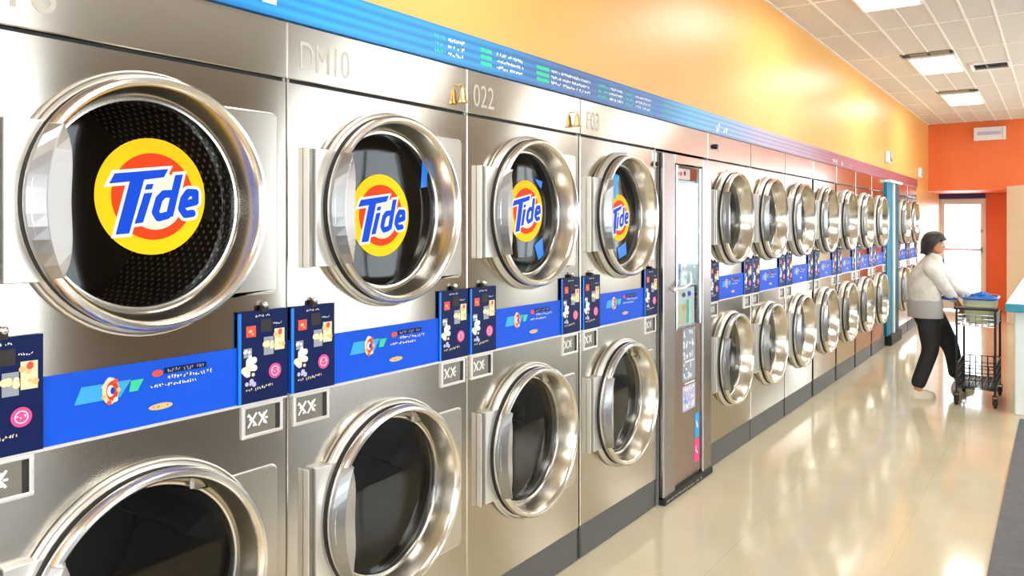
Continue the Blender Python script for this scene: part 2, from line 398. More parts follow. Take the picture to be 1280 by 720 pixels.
gap_strip(-1.22, -.79, 10.62, 10.8, 'thin dark slot along the near edge of the farthest ceiling light', [(-.88, -.80)])
e = empty('ceiling_vent', (-.565, 9.15, CZ), 'white ceiling air vent with dark louvres right of the middle light', 'vent')
b = MB()
for a in ((-.17, -.145, -.2, .2), (.145, .17, -.2, .2), (-.145, .145, -.2, -.17), (-.145, .145, .17, .2)): b.box(*a, -.02, -.001, M['whiteplastic'])
b.build('vent_frame', e)
b = MB(); b.box(-.145, .145, -.17, .17, -.004, -.001, M['dark']); b.build('backing', e)
b = MB()
for i in range(5): b.add([(-.14, -.15 + i * .07, -.016), (.14, -.15 + i * .07, -.016), (.14, -.12 + i * .07, -.004), (-.14, -.12 + i * .07, -.004)], [(0, 1, 2, 3)], M['whiteplastic'])
b.build('louvre', e)
# emergency light on the orange wall, sensors on the yellow wall
e = empty('emergency_light', (-.88, YB, 2.87), 'white box light with lavender strip high on the orange wall', 'wall light')
b = MB(); b.box(-.21, .21, -.09, 0, -.10, .10, M['whiteplastic']); b.build('housing', e, bevel=.012)
b = MB(); b.box(-.16, .15, -.1, -.088, -.02, .03, M['lav']); b.build('lens_strip', e, bevel=.005)
b = MB(); b.box(.165, .172, -.098, -.09, -.08, .08, M['greyprint']); b.build('latch', e)
def sensor(s, z, lab):
    e = empty('wall_sensor', (XL + .004, s, z), lab, 'wall sensor')
    b = MB(); b.box(0, .05, -.10, .10, -.07, .07, M['whiteplastic']); b.build('sensor_body', e, bevel=.015)
    b = MB(); b.tube([(.055, -.03, .06), (.06, -.04, -.02), (.055, .03, -.05)], .008, M['greyprint']); b.build('sensor_hook', e)
sensor(10.35, 2.29, 'small white hook box on the yellow wall above the teal column')
sensor(12.95, 2.25, 'small white box on the yellow wall past the end of the sign')

# ------------------------------------------------------------------ stacked dryer prototype
UW = .394                                    # half width
ZU, ZL = 1.515, .62                           # door centres
ZT = 1.855
def ring_cell(mb, cz, hz, r, m, x=0.0, n=64):
    hw = UW - .003
    angs = sorted(set([round(2 * PI * i / n, 6) for i in range(n)] + [round(math.atan2(sy * hz, sx * hw) % (2 * PI), 6) for sx in (1, -1) for sy in (1, -1)]))
    inn = [(x, r * math.cos(a), cz + r * math.sin(a)) for a in angs]; out = []
    for a in angs:
        c, s = math.cos(a), math.sin(a); t = min(hw / abs(c) if abs(c) > 1e-6 else 9, hz / abs(s) if abs(s) > 1e-6 else 9)
        out.append((x, t * c, cz + t * s))
    k = len(angs); mb.add(inn + out, [(i, k + i, k + (i + 1) % k, (i + 1) % k) for i in range(k)], m)
proto = empty('stacked_dryer', (0, 0, 0))
b = MB(); st = M['steel']; hw = UW - .003
ring_cell(b, ZU, .31, .255, st); ring_cell(b, ZL, .31, .255, st)
for z0, z1 in ((.148, ZL - .31), (ZL + .31, ZU - .31), (ZU + .31, ZT)):
    b.add([(0, -hw, z0), (0, hw, z0), (0, hw, z1), (0, -hw, z1)], [(0, 1, 2, 3)], st)
for sg in (-1, 1):      # rolled vertical edges
    y = sg * hw; y2 = sg * UW
    b.add([(0, y, .148), (0, y, ZT), (-.004, y2, ZT), (-.004, y2, .148)], [(0, 1, 2, 3)], st)
    b.add([(-.004, y2, .148), (-.004, y2, ZT), (-.06, y2, ZT), (-.06, y2, .148)], [(0, 1, 2, 3)], st)
for cz in (ZU, ZL): b.lathe([(.255, 0), (.255, -.05)], 0, cz, M['cabside'])
b.build('front_panel', proto)
b = MB(); cs = M['cabside']
b.box(-.80, -.004, -UW + .002, -UW + .01, 0, 2.0, cs); b.box(-.80, -.004, UW - .01, UW - .002, 0, 2.0, cs)
b.box(-.80, -.79, -UW + .01, UW - .01, 0, 2.0, cs); b.box(-.79, -.01, -UW + .01, UW - .01, 1.985, 2.0, cs)
b.box(-.79, -.01, -UW + .01, UW - .01, 1.0, 1.01, cs); b.box(-.03, -.012, -UW + .01, UW - .01, 1.85, 1.87, M['black'])
b.build('cabinet', proto)
b = MB(); b.bbox(-.05, 0, -UW, UW, 1.866, 2.022, M['steel2'], .003); hdr = b.build('header_panel', proto)
b = MB(); b.box(-.05, -.004, -UW, UW, .003, .144, M['kick']); b.build('kick_plate', proto, bevel=.002)
def coin_panel(y, mirror):
    w, h, t = .064, .043, .009
    b = MB()
    b.bbox(0, .008, y - w, y + w, .957 + h - t, .957 + h, M['castal'], .002); b.bbox(0, .008, y - w, y + w, .957 - h, .957 - h + t, M['castal'], .002)
    b.bbox(0, .008, y - w, y - w + t, .957 - h + t, .957 + h - t, M['castal'], .002); b.bbox(0, .008, y + w - t, y + w, .957 - h + t, .957 + h - t, M['castal'], .002)
    c = b.build('coin_panel', proto)
    b = MB(); b.box(.0, .002, y - w + t, y + w - t, .957 - h + t, .957 + h - t, M['inset']); b.box(.002, .004, y + w - t - .012, y + w - t, .957 - h + t, .957 + h - t, M['dark']); b.build('inset_plate', c)
    b = MB(); rr = random.Random(3)
    for k in range(2):
        g = y - .032 + k * .032; z0 = .943
        b.stroke(.0035, [(g - .012, z0), (g + .012, z0 + .032)], .006, M['white']); b.stroke(.0035, [(g - .011, z0 + .031), (g + .011, z0 + .002)], .006, M['white'])
        for q in range(5): b.disc(.0038, g + rr.uniform(-.014, .014), z0 + rr.uniform(0, .033), .003, M['white'], 8)
    b.build('glyph', c)
coin_panel(-.313, 0); coin_panel(.313, 1)
# blue band with printed marks
b = MB(); b.box(0, .005, -UW + .004, UW - .004, 1.007, 1.152, M['band']); b.box(0, .007, -UW + .004, UW - .004, .9995, 1.0065, M['castal']); band = b.build('blue_band', proto)
b = MB(); x = .0062; rr = random.Random(5)
b.poly(x, [(-.17, 1.082), (-.07, 1.082), (-.045, 1.118), (-.155, 1.118)], M['cyan']); b.poly(x, [(-.05, 1.09), (-.03, 1.09), (-.015, 1.115), (-.045, 1.115)], M['green'])
for q, (c1, rad) in enumerate(((M['cream'], .030), (M['orange'], .022), (M['white'], .013), (M['tblue'], .008))):
    b.disc(x + .0004 * (q + 1), -.092 + .004 * (q % 2), 1.1, rad * .62, c1, 20, rad)
for k in range(7):
    a = 2 * PI * k / 7; b.disc(x + .0022, -.092 + .017 * math.cos(a), 1.1 + .026 * math.sin(a), .0055, [M['gold'], M['red'], M['white'], M['cream']][k % 4], 8)
b.box(.005, .0065, .035, .145, 1.118, 1.132, M['navy']); scribble(b, x + .0008, .04, 1.12, .1, .009, M['greyprint'], rr)
b.disc(x + .0004, .018, 1.122, .014, M['red'], 14, .008); scribble(b, x + .0004, .035, 1.103, .125, .010, M['white'], rr); scribble(b, x + .0004, .0, 1.088, .12, .009, M['white'], rr)
b.disc(x + .0004, .026, 1.044, .030, M['gold'], 20, .0075); scribble(b, x + .0008, .006, 1.041, .04, .006, M['dark'], rr)
b.build('printed_logo', band)
def card(y):
    hw, z0, z1 = .0775, 1.006, 1.243
    b = MB(); b.box(.005, .010, y - hw, y + hw, z0, z1, M['navy']); b.box(.0055, .0105, y - hw, y - hw + .009, z0, z1 - .004, M['bluedge']); c = b.build('price_card', proto)
    b = MB(); x = .0112; rr = random.Random(11); W, Hh = 2 * hw, z1 - z0
    def P(u, v): return y - hw + u * W, z0 + v * Hh
    def rect(u0, u1, v0, v1, m, dx=0):
        a = P(u0, v0); q = P(u1, v1); b.poly(x + dx, [(a[0], a[1]), (q[0], a[1]), (q[0], q[1]), (a[0], q[1])], m)
    def blob(u, v, r, m, dx=0, k=6):
        for q in range(k):
            cy, cz = P(u, v); b.disc(x + dx + q * .0001, cy + rr.uniform(-r, r), cz + rr.uniform(-r, r) * 1.2, r * rr.uniform(.3, .6), m, 9)
    rect(.15, .34, .72, .84, M['red']); blob(.245, .78, .007, M['gold'], .0003, 4)
    a = P(.3, .93); scribble(b, x, a[0], a[1], .05, .006, M['white'], rr); a = P(.62, .83); scribble(b, x, a[0], a[1], .04, .006, M['white'], rr)
    rect(.72, .93, .54, .78, M['cream']); blob(.82, .66, .013, M['gold'], .0003, 5); blob(.8, .7, .012, M['red'], .0009, 2)
    rect(.5, .70, .5, .70, M['greyprint']); blob(.6, .6, .014, M['cream'], .0003, 6); rect(.44, .66, .76, .9, M['dark'])
    rect(.1, .26, .5, .6, M['greyprint'], 0); blob(.18, .55, .010, M['white'], .0003, 4)
    blob(.22, .40, .018, M['white'], .0003, 9); blob(.2, .34, .014, M['cream'], .0012, 4); blob(.24, .26, .013, M['lav'], .0002, 5)
    cy, cz = P(.73, .31); b.disc(x + .0002, cy, cz, .020, M['pink'], 24); b.disc(x + .0004, cy, cz, .013, M['white'], 18); b.disc(x + .0006, cy, cz, .011, M['pink'], 18); scribble(b, x + .0009, cy - .011, cz - .004, .022, .008, M['white'], rr)
    a = P(.14, .12); scribble(b, x, a[0], a[1], .088, .009, M['cream'], rr, slope=.006)
    b.build('card_print', c)
    b = MB(); b.box(.004, .016, y - .010, y + .010, z1 - .004, z1 + .012, M['dark']); b.ball((.012, y + .004, z1 + .014), .009, M['chrome'], 10); b.build('card_clip', c)
card(-.311); card(.311)
# pressed panels behind each door
def rrect(y0, y1, z0, z1, r, k=5):
    p = []
    for (cy, cz, a0) in ((y1 - r, z0 + r, -PI / 2), (y1 - r, z1 - r, 0), (y0 + r, z1 - r, PI / 2), (y0 + r, z0 + r, PI)):
        p += [(cy + r * math.cos(a0 + PI / 2 * i / k), cz + r * math.sin(a0 + PI / 2 * i / k)) for i in range(k + 1)]
    return p
for cz, dz in ((ZU, .01), (ZL, -.03)):
    # raised panel to the right of the door, hollow where the drum opening is
    out = rrect(.10, .357, cz + dz - .238, cz + dz + .238, .018)
    b = MB(); arc = []
    for i in range(17):
        a = math.radians(-64 + 128 * i / 16); arc.append((.262 * math.cos(a), cz + .262 * math.sin(a)))
    pts = [arc[0], (arc[0][0], cz + dz - .236)] + [(y, z) for y, z in rrect(.1, .357, cz + dz - .238, cz + dz + .238, .018) if y > .3] + [(arc[-1][0], cz + dz + .236)] + arc[::-1][:-1]
    # order: arc start(bottom) -> bottom edge -> right side -> top edge -> arc back
    rr2 = [(y, z) for y, z in rrect(.1, .357, cz + dz - .238, cz + dz + .238, .018) if y > .3]
    pts = [(arc[0][0], cz + dz - .238)] + rr2 + [(arc[-1][0], cz + dz + .238)] + arc[::-1]
    b.prism([(.31 + (y - .31) * 1.04, cz + dz + (z - cz - dz) * 1.012) for y, z in pts], .0, .0045, M['castal'])
    b.prism(pts, .001, .0075, M['panel2']); b.build('pressed_panel', proto, bevel=.003)
    b = MB(); hz = .166
    b.prism([(-.312, cz - hz), (-.20, cz - hz), (-.262, cz - .06), (-.27, cz), (-.262, cz + .06), (-.20, cz + hz), (-.312, cz + hz)], .0, .022, M['panel'])
    b.box(.0, .012, -.336, -.3125, cz - hz, cz + hz, M['inset']); b.box(.0, .0225, -.340, -.336, cz - hz - .002, cz + hz + .002, M['castal'])
    b.build('latch_bracket', proto, bevel=.002)
def door(cz):
    # door ring, cone, glass, handle; origin at the door centre
    b = MB()
    b.lathe([(.253, .002), (.262, .016), (.276, .024), (.290, .022), (.299, .012), (.300, .0005)], 0, 0, M['castal'])
    b.lathe([(.299, .016), (.303, .013), (.303, .004)], 0, 0, M['castal'])
    d = b.build('door', proto, (0, 0, cz))
    b = MB(); b.lathe([(.262, .024), (.262, .034), (.286, .034), (.288, .02)], 0, 0, M['black']); b.build('gasket', d)
    b = MB()
    b.lathe([(.270, .034), (.285, .036), (.289, .046), (.288, .058), (.281, .066), (.273, .067), (.267, .062)], 0, 0, M['chrome'], 96)
    b.lathe([(.267, .062), (.262, .050), (.250, .004), (.246, -.012)], 0, 0, M['cone'], 96)
    b.lathe([(.246, -.012), (.243, -.008), (.238, -.009), (.236, -.016), (.236, -.022)], 0, 0, M['chrome'], 96)
    b.build('door_rim', d)
    b = MB(); b.lathe([(.236, -.018), (.2, -.016), (.1, -.015), (.0005, -.015)], 0, 0, M['glass'], 64); b.build('door_glass', d)
    # handle: folded plate over the left of the ring
    b = MB(); hh = .158; k = 12; left = []; ridge = []; inner = []
    for i in range(k + 1):
        z = -hh + 2 * hh * i / k
        left.append((.060, -math.sqrt(.289 ** 2 - z * z), z)); ridge.append((.082, -math.sqrt(.262 ** 2 - (z * .8) ** 2) + .004, z * .985))
        bow = .046 * (1 - (abs(z) / hh) ** 3.2); inner.append((.062, -math.sqrt(.262 ** 2 - (z * .8) ** 2) + .014 + bow, z))
    vs = left + ridge + inner; fs = [(i, i + 1, k + 2 + i, k + 1 + i) for i in range(k)] + [(k + 1 + i, k + 2 + i, 2 * k + 3 + i, 2 * k + 2 + i) for i in range(k)]
    b.add(vs, fs[:k], M['handle2']); b.add(vs, fs[k:], M['handle'])
    back = [(v[0] - .012, v[1], v[2]) for v in left] + [(.045, v[1], v[2]) for v in inner]; o = k + 1
    bv = vs + back; g = []
    for i in range(k): g += [(i + 1, i, 3 * o + i, 3 * o + i + 1), (2 * o + i, 2 * o + i + 1, 4 * o + i + 1, 4 * o + i), (3 * o + i, 4 * o + i, 4 * o + i + 1, 3 * o + i + 1)]
    for e_ in (0, k): g += [(e_, o + e_, 2 * o + e_, 4 * o + e_, 3 * o + e_)]
    b.add(bv, g, M['handle']); b.build('door_handle', d, bevel=.0015)
    # drum behind
    b = MB(); b.lathe([(.253, -.05), (.262, -.075), (.33, -.085), (.33, -.62)], 0, 0, M['drum'] if cz > 1 else M['drumplain'], 64)
    dm = b.build('drum', proto, (0, 0, cz))
    b = MB(); b.lathe([(.33, -.62), (.32, -.635), (.12, -.62), (.10, -.60), (.0005, -.60)], 0, 0, M['drumback'], 48); b.build('drum_back', dm)
    for j in range(3):
        a = math.radians(240 + 120 * j); b = MB(); c, s = math.cos(a), math.sin(a); tc, ts = -s, c; vs = []
        for x_ in (-.24, -.60):
            for rad, wv in ((.329, -.04), (.262, -.012), (.255, 0), (.262, .012), (.329, .04)): vs.append((x_, rad * c + wv * tc, rad * s + wv * ts))
        b.add(vs, [(i, i + 1, 6 + i, 5 + i) for i in range(4)] + [(0, 1, 2, 3, 4), (9, 8, 7, 6, 5)], M['rib']); b.build('drum_rib', dm)
    return d
door(ZU); door(ZL)

# ------------------------------------------------------------------ round sticker
def sticker(parent, cy, cz, r, rz=0, name='round_sticker'):
    b = MB(); x = 0.0
    b.disc(x, 0, 0, 1, M['yellow'], 72); b.disc(x + .01, .02, .0, .745, M['orange'], 60); b.disc(x + .02, .05, -.05, .52, M['pale'], 48)
    def letters(w0, m, dx):
        s = b.stroke; X = x + dx; g = w0
        # T
        b.poly(X, grow([(-.76, .19), (-.67, .36), (.28, .49), (.20, .34), (-.16, .28), (-.42, -.63), (-.65, -.65), (-.41, .24)], g), m)
        # i
        b.poly(X + .004, grow([(-.33, -.47), (-.16, .05), (-.01, .07), (-.18, -.45)], g), m); b.poly(X + .006, grow([(-.15, .11), (-.12, .205), (.01, .22), (-.02, .125)], g), m)
        # d
        X += .008; b.poly(X, grow([(.22, -.37), (.37, -.34), (.56, .41), (.41, .39)], g), m)
        w = .135 + 2 * g
        s(X + .001, [(.38, .06), (.20, .05), (.11, -.04), (.04, -.27), (.10, -.36), (.26, -.32)], w, m, True, .0012)
        # e
        s(X + .018, [(.60, -.12), (.80, -.07), (.80, .09), (.66, .09), (.57, -.03), (.53, -.20), (.60, -.30), (.74, -.28)], w, m, True, .0012)
    letters(.055, M['white'], .03); letters(0, M['tblue'], .09)
    o = b.build(name, parent, (-.0155 + .002, cy, cz)); o.scale = (r * .12, r, r); o.rotation_euler = (rz, 0, 0)
    return o
def grow(pts, g):
    if g == 0: return pts
    n = len(pts); A = sum(pts[i][0] * pts[(i + 1) % n][1] - pts[(i + 1) % n][0] * pts[i][1] for i in range(n)); sg = 1 if A > 0 else -1; out = []
    for i in range(n):
        a, p, c = Vector(pts[i - 1]), Vector(pts[i]), Vector(pts[(i + 1) % n])
        e1 = (p - a).normalized(); e2 = (c - p).normalized(); n1 = Vector((e1.y, -e1.x)) * sg; n2 = Vector((e2.y, -e2.x)) * sg
        bis = n1 + n2; bis = bis / max(.35, bis.length_squared) * 2; 
        if bis.length > 2.0: bis = bis.normalized() * 2.0
        out.append(tuple(p + bis * g))
    return out
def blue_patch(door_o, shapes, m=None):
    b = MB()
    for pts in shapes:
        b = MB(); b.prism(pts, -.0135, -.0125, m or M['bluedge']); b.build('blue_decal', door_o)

# ------------------------------------------------------------------ dryers in the row
near = [1.003, 1.793, 2.583, 3.385]
near_lab = ['stacked steel dryer nearest the camera, cut by the left edge, with the largest yellow sticker',
            'stainless stacked dryer second from the left, blue streak beside the sticker on its upper door',
            'stacked steel dryer third from the left, small blue patches around its yellow sticker',
            'stainless stacked dryer immediately left of the vending machine, large light blue patch above its sticker']
far = [4.905, 5.70, 6.515, 7.36, 8.20, 9.05, 9.90]
far_lab = ['stacked dryer immediately right of the vending machine, the first beyond it',
           'second stacked dryer to the right of the vending machine',
           'third stacked dryer to the right of the vending machine',
           'middle one of the seven stacked dryers between vending machine and teal column',
           'stacked dryer third before the teal column, its blue band washed pale',
           'stacked dryer second before the teal column',
           'stacked dryer directly before the teal column, partly hidden by it']
end = [11.60, 12.42]
end_lab = ['stacked dryer just beyond the teal column, behind the person',
           'last stacked dryer of the row, against the bare yellow wall end']
G = 'stainless stacked dryers along the left wall'
dryers = []
for i, (s, lab) in enumerate(zip(near + far + end, near_lab + far_lab + end_lab)):
    o = proto if i == 0 else copy_tree(proto)
    o.location = (XL, s, 0); tag(o, lab, 'dryer', G); dryers.append(o)
def child(o, nm): return [c for c in o.children if c.name.split('.')[0] == nm]
DRUM2 = sorted(child(dryers[0], 'drum'), key=lambda c: -c.location.z)[1].data
for i, o in enumerate(dryers):
    if i >= 1:
        dm = sorted(child(o, 'drum'), key=lambda c: -c.location.z)[0]; dm.data = DRUM2
    ds = sorted(child(o, 'door'), key=lambda c: -c.location.z)
    hd = child(o, 'header_panel')[0]
    if i < 4:
        cyc = [.018, -.022, .0, .0][i]; czc = [.018, -.018, .008, -.012][i]; r = [.136, .128, .122, .112][i]
        sticker(ds[0], cyc, czc, r, [0, 0, .06, .12][i])
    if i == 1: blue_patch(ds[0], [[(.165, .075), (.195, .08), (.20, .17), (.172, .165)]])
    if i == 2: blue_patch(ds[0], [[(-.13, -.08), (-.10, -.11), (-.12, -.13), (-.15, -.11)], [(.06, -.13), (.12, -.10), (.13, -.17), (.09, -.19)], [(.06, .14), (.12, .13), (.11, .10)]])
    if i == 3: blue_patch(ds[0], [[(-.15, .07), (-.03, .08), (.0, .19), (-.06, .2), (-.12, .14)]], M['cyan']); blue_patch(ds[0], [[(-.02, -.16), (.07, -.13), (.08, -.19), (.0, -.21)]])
    if i == 0:
        text_mesh('16', .115, 'header_number', M['etch'], hd, (.0005, -.315, 1.905), .0006, 0, 1.0)
    if i == 1: text_mesh('DM10', .115, 'header_number', M['etch'], hd, (.0005, -.355, 1.898), .0006, 0, .66)
    if i == 2: text_mesh('022', .115, 'header_number', M['etch'], hd, (.0005, -.36, 1.895), .0006, 0, .75)
    if i == 3: text_mesh('F03', .115, 'header_number', M['etch'], hd, (.0005, -.345, 1.895), .0006, 0, .75)
    if i in (1, 2):
        b = MB(); y = .345; b.vlathe([(.003, 1.945), (.008, 1.94), (.013, 1.905), (.020, 1.892), (.0005, 1.89)], .021, y, M['brass'], 20)
        b.tube([(.0, y, 1.955), (.02, y, 1.957), (.024, y, 1.942)], .0025, M['brass'], 8); b.build('brass_bell', hd)
    if i in (4,):
        b = MB(); b.lathe([(.001, .022), (.014, .02), (.016, .0)], -.29, 1.945, M['dark'], 16); b.stroke(.002, [(-.26, 1.925), (-.20, 1.965)], .006, M['etch']); b.stroke(.002, [(-.26, 1.965), (-.20, 1.92)], .006, M['etch']); b.build('lock_knob', hd)
    if i == 3:
        b = MB(); b.box(.0, .006, .33, .352, 1.80, 1.845, M['white']); b.box(0, .006, .368, .388, 1.77, 1.845, M['white']); b.ball((.012, .378, 1.785), .012, M['dark'], 12); b.build('lock_tag', o)
# header strip over the vending machine and over the teal column
for (a, c, nm, mm) in ((3.782, 4.508, 'a', M['steel2']),):
    b = MB(); b.bbox(XL - .05, XL, a, c, 1.866, 2.022, mm, .003); tag(b.build('header_filler'), 'plain stainless header strip above the vending machine', 'metal panel')

b = MB(); b.box(XL - .05, XL - .003, .57, 12.86, 1.87, 2.02, M['steel2']); b.build('trim_2', kind='structure')
# ------------------------------------------------------------------ long sign above the dryers
SZ0, SZ1 = 2.0225, 2.142
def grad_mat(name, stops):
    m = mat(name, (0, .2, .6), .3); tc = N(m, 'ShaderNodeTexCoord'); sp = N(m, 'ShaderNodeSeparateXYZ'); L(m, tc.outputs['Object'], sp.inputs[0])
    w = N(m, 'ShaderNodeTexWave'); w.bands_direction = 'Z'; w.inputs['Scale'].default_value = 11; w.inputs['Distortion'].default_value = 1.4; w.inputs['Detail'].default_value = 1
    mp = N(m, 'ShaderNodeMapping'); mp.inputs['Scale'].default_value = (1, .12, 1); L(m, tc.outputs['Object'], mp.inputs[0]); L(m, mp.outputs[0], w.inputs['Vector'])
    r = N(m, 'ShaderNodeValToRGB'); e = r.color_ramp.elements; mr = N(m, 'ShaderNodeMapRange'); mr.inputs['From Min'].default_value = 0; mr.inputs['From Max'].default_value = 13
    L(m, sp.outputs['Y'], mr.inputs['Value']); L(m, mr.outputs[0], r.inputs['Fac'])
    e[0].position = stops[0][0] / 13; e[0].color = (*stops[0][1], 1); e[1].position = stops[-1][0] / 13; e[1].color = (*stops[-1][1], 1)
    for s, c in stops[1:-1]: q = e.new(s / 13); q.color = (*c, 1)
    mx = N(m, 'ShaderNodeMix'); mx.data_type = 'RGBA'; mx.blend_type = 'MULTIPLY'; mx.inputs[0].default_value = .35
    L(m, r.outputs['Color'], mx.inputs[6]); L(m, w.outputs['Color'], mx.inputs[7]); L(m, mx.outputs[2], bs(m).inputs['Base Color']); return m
M['sign'] = grad_mat('sign_gradient', [(0.6, (0, .10, .55)), (1.5, (.03, .36, .85)), (2.3, (.03, .28, .66)), (2.9, (.05, .15, .42)), (3.8, (.03, .22, .60)), (4.2, (.10, .52, .95)), (4.7, (.22, .48, .85)), (5.4, (.42, .44, .62)), (6.8, (.50, .38, .50)), (7.6, (.42, .16, .22)), (12.8, (.34, .09, .12))])  # colour runs along the board from blue to maroon at the far end
sg = empty('sign_band', (XL, 0, 0), 'long blue price sign running above the row of dryers, turning maroon far away', 'sign')
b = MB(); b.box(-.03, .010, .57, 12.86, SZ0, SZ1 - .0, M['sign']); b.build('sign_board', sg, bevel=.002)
def US(u): return 2515.8 / (1325 - u) - 1.2055
b = MB(); rr = random.Random(2)
for u0, u1, m in ((540, 554, 'green'), (557, 578, 'white'), (598, 612, 'green'), (618, 651, 'white'), (668, 684, 'green'), (686, 735, 'white'), (745, 758, 'green'), (759, 776, 'white'), (780, 789, 'green'), (792, 811, 'white'), (828, 835, 'green')):
    for k in range(3):
        z = 2.047 + k * .024; a, c = US(u0), US(u1)
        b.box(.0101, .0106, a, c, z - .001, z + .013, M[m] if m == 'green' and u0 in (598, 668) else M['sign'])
        scribble(b, .0112, a, z, c - a, .013, M[m], rr, .006)
b.box(.010, .0108, 1.31, 1.355, 2.053, 2.10, M['white'])
b.build('sign_print', sg)
b = MB()
for s, w in ((4.62, .10), (7.6, .10), (7.95, .06), (8.3, .05)):
    scribble(b, .0112, s, 2.04, w * 2, .05, M['white'], rr, .012)
b.build('sign_mark', sg)

# ------------------------------------------------------------------ vending machine
vm = empty('vending_machine', (XL, 4.148, 0), 'narrow stainless soap vending machine with product column between the dryers', 'vending machine')
vw = .345
M['mauve'] = steel('grey_brown_steel', (.36, .33, .32), .26)
b = MB(); b.box(-.5, -.45, -vw, vw, 0, 1.855, M['cabside']); b.box(-.45, .0, -vw, -vw + .02, 0, 1.855, M['cabside']); b.box(-.45, .0, vw - .02, vw, 0, 1.855, M['cabside']); b.box(-.45, .0, -vw + .02, vw - .02, 1.84, 1.855, M['cabside']); b.box(-.45, 0, -vw + .02, vw - .02, 0, .9, M['cabside']); b.build('cabinet', vm)
b = MB(); b.bbox(0, .03, -vw + .005, -.19, .03, 1.85, M['mauve'], .006); b.bbox(0, .03, .21, vw - .005, .03, 1.85, M['mauve'], .006); b.bbox(0, .028, -.19, .21, 1.80, 1.85, M['steel'], .004); b.build('side_post', vm)
M['bronze'] = steel('bronze_steel', (.40, .31, .27), .28, .6)
b = MB(); b.bbox(-.02, .012, -.19, .21, .05, .90, M['bronze'], .004); b.build('lower_door', vm)
b = MB(); b.bbox(.0, .04, -vw + .005, vw - .005, .0, .04, M['dark'], .006); scribble(b, .041, -.33, .012, .5, .018, M['etch'], rr); b.build('base_rail', vm)
b = MB(); b.tube([(.03, -.175, 1.79), (.03, .16, 1.79), (.03, .16, .905), (.03, -.175, .905)], .007, M['chrome'], 8, True); b.build('window_frame', vm)
b = MB(); b.box(-.30, -.29, -.19, .21, .9, 1.80, M['inset']); b.build('back_panel', vm)
b = MB(); b.box(.024, .028, -.175, .16, .91, 1.785, M['winglass']); b.build('window_glass', vm)
b = MB(); b.tube([(.03, -.20, 1.12), (.07, -.17, 1.13), (.08, -.10, 1.15), (.06, -.06, 1.20), (.03, -.06, 1.23)], .009, M['castal'], 8); b.ball((.03, -.2, 1.12), .016, M['castal'], 12); b.build('pull_lever', vm)
b = MB(); rr = random.Random(9)
for (z0, z1) in ((.71, .89), (.595, .70), (.43, .57)):
    b.box(.012, .0135, -.05, .13, z0, z1, M['lav'] if z0 < .5 else M['greyprint'])
    k = 3 if z1 - z0 > .12 else 2
    for q in range(k): scribble(b, .0142, -.045, z0 + .01 + q * (z1 - z0) / k, .16, (z1 - z0) / k * .75, M['white'], rr, .012)
    scribble(b, .0146, -.045, z0 + .02, .07, (z1 - z0) * .7, M['cyan'], rr, .012)
b.box(.012, .0135, -.02, .12, .70, .708, M['white']); b.box(.012, .0135, -.02, .12, .578, .586, M['white'])
b.build('instruction_sticker', vm)
b = MB(); b.box(.012, .0135, .13, .19, .25, .39, M['cyan']); b.box(.012, .0135, .12, .19, .11, .24, M['pink']); scribble(b, .0142, .135, .3, .05, .06, M['white'], rr, .008); scribble(b, .0142, .125, .14, .05, .07, M['white'], rr, .008); b.build('leaflet_sticker', vm)
# products inside
M['bagblue'] = mat('pale_blue_film', (.50, .68, .80), .25)
vx, vy = XL + .012, 4.148
def wide(mb):
    mb.v = [(v[0], (v[1] - .02) * 1.3 - .01, v[2]) for v in mb.v]
def product(nm, mb, lab, cat, group=None): return tag(mb.build(nm), lab, cat, group)
M['shelf'] = M['greyprint']
b = MB(); b.box(-.28, .012, -.18, .15, 1.125, 1.133, M['chrome']); b.box(-.28, .012, -.18, .15, 1.425, 1.433, M['chrome']); b.box(-.28, .012, -.18, .15, .902, .91, M['chrome']); b.build('shelf', vm)
for k in range(4):
    z = 1.434 + k * .072; b = MB(); b.box(-.17, .0, -.09, .13, 0, .066, M['bagblue']); b.box(.0, .004, -.06, .10, .02, .045, M['white'])
    wide(b); o = b.build('detergent_bag', None, (vx, vy, z), bevel=.02)
    tag(o, ['lowest pale blue detergent bag in the vending window stack', 'second lowest pale blue detergent bag in the vending window', 'third pale blue detergent bag up in the vending window', 'topmost pale blue detergent bag in the vending window'][k], 'bag', 'detergent bags in the vending machine')
b = MB(); b.box(-.1, -.02, -.07, .11, 0, .06, M['white']); b.disc(-.0195, -.03, .03, .016, M['dark'], 14); b.disc(-.0195, .05, .035, .014, M['dark'], 14); b.disc(-.0195, .01, .03, .012, M['red'], 14)
wide(b); tag(b.build('soap_carton', None, (vx, vy, 1.724)), 'white carton with dark and red dots atop the pale blue bags', 'carton')
b = MB()
for m_, y0, y1 in ((M['tblue'], -.1, -.035), (M['white'], -.035, .035), (M['green'], .035, .14)):
    prof = [(y0, 0), (y1, 0), (y1 + .008, .14), (y1, .285), (y0, .285), (y0 - .008 if y0 < -.09 else y0, .14)]
    b.prism(prof, -.12, .0, m_ if m_ != M['green'] else M['tealtop'])
b.box(.0005, .002, -.1, .13, .25, .285, M['tblue'])
rr = random.Random(21)
for q in range(26): b.disc(.0015 + q * .0001, rr.uniform(-.1, .13), rr.uniform(.02, .24), rr.uniform(.004, .012), [M['green'], M['white'], M['cyan'], M['tblue']][q % 4], 8)
wide(b); tag(b.build('detergent_pouch', None, (vx, vy, 1.1335)), 'teal, white and blue detergent pouch behind the vending window', 'pouch')
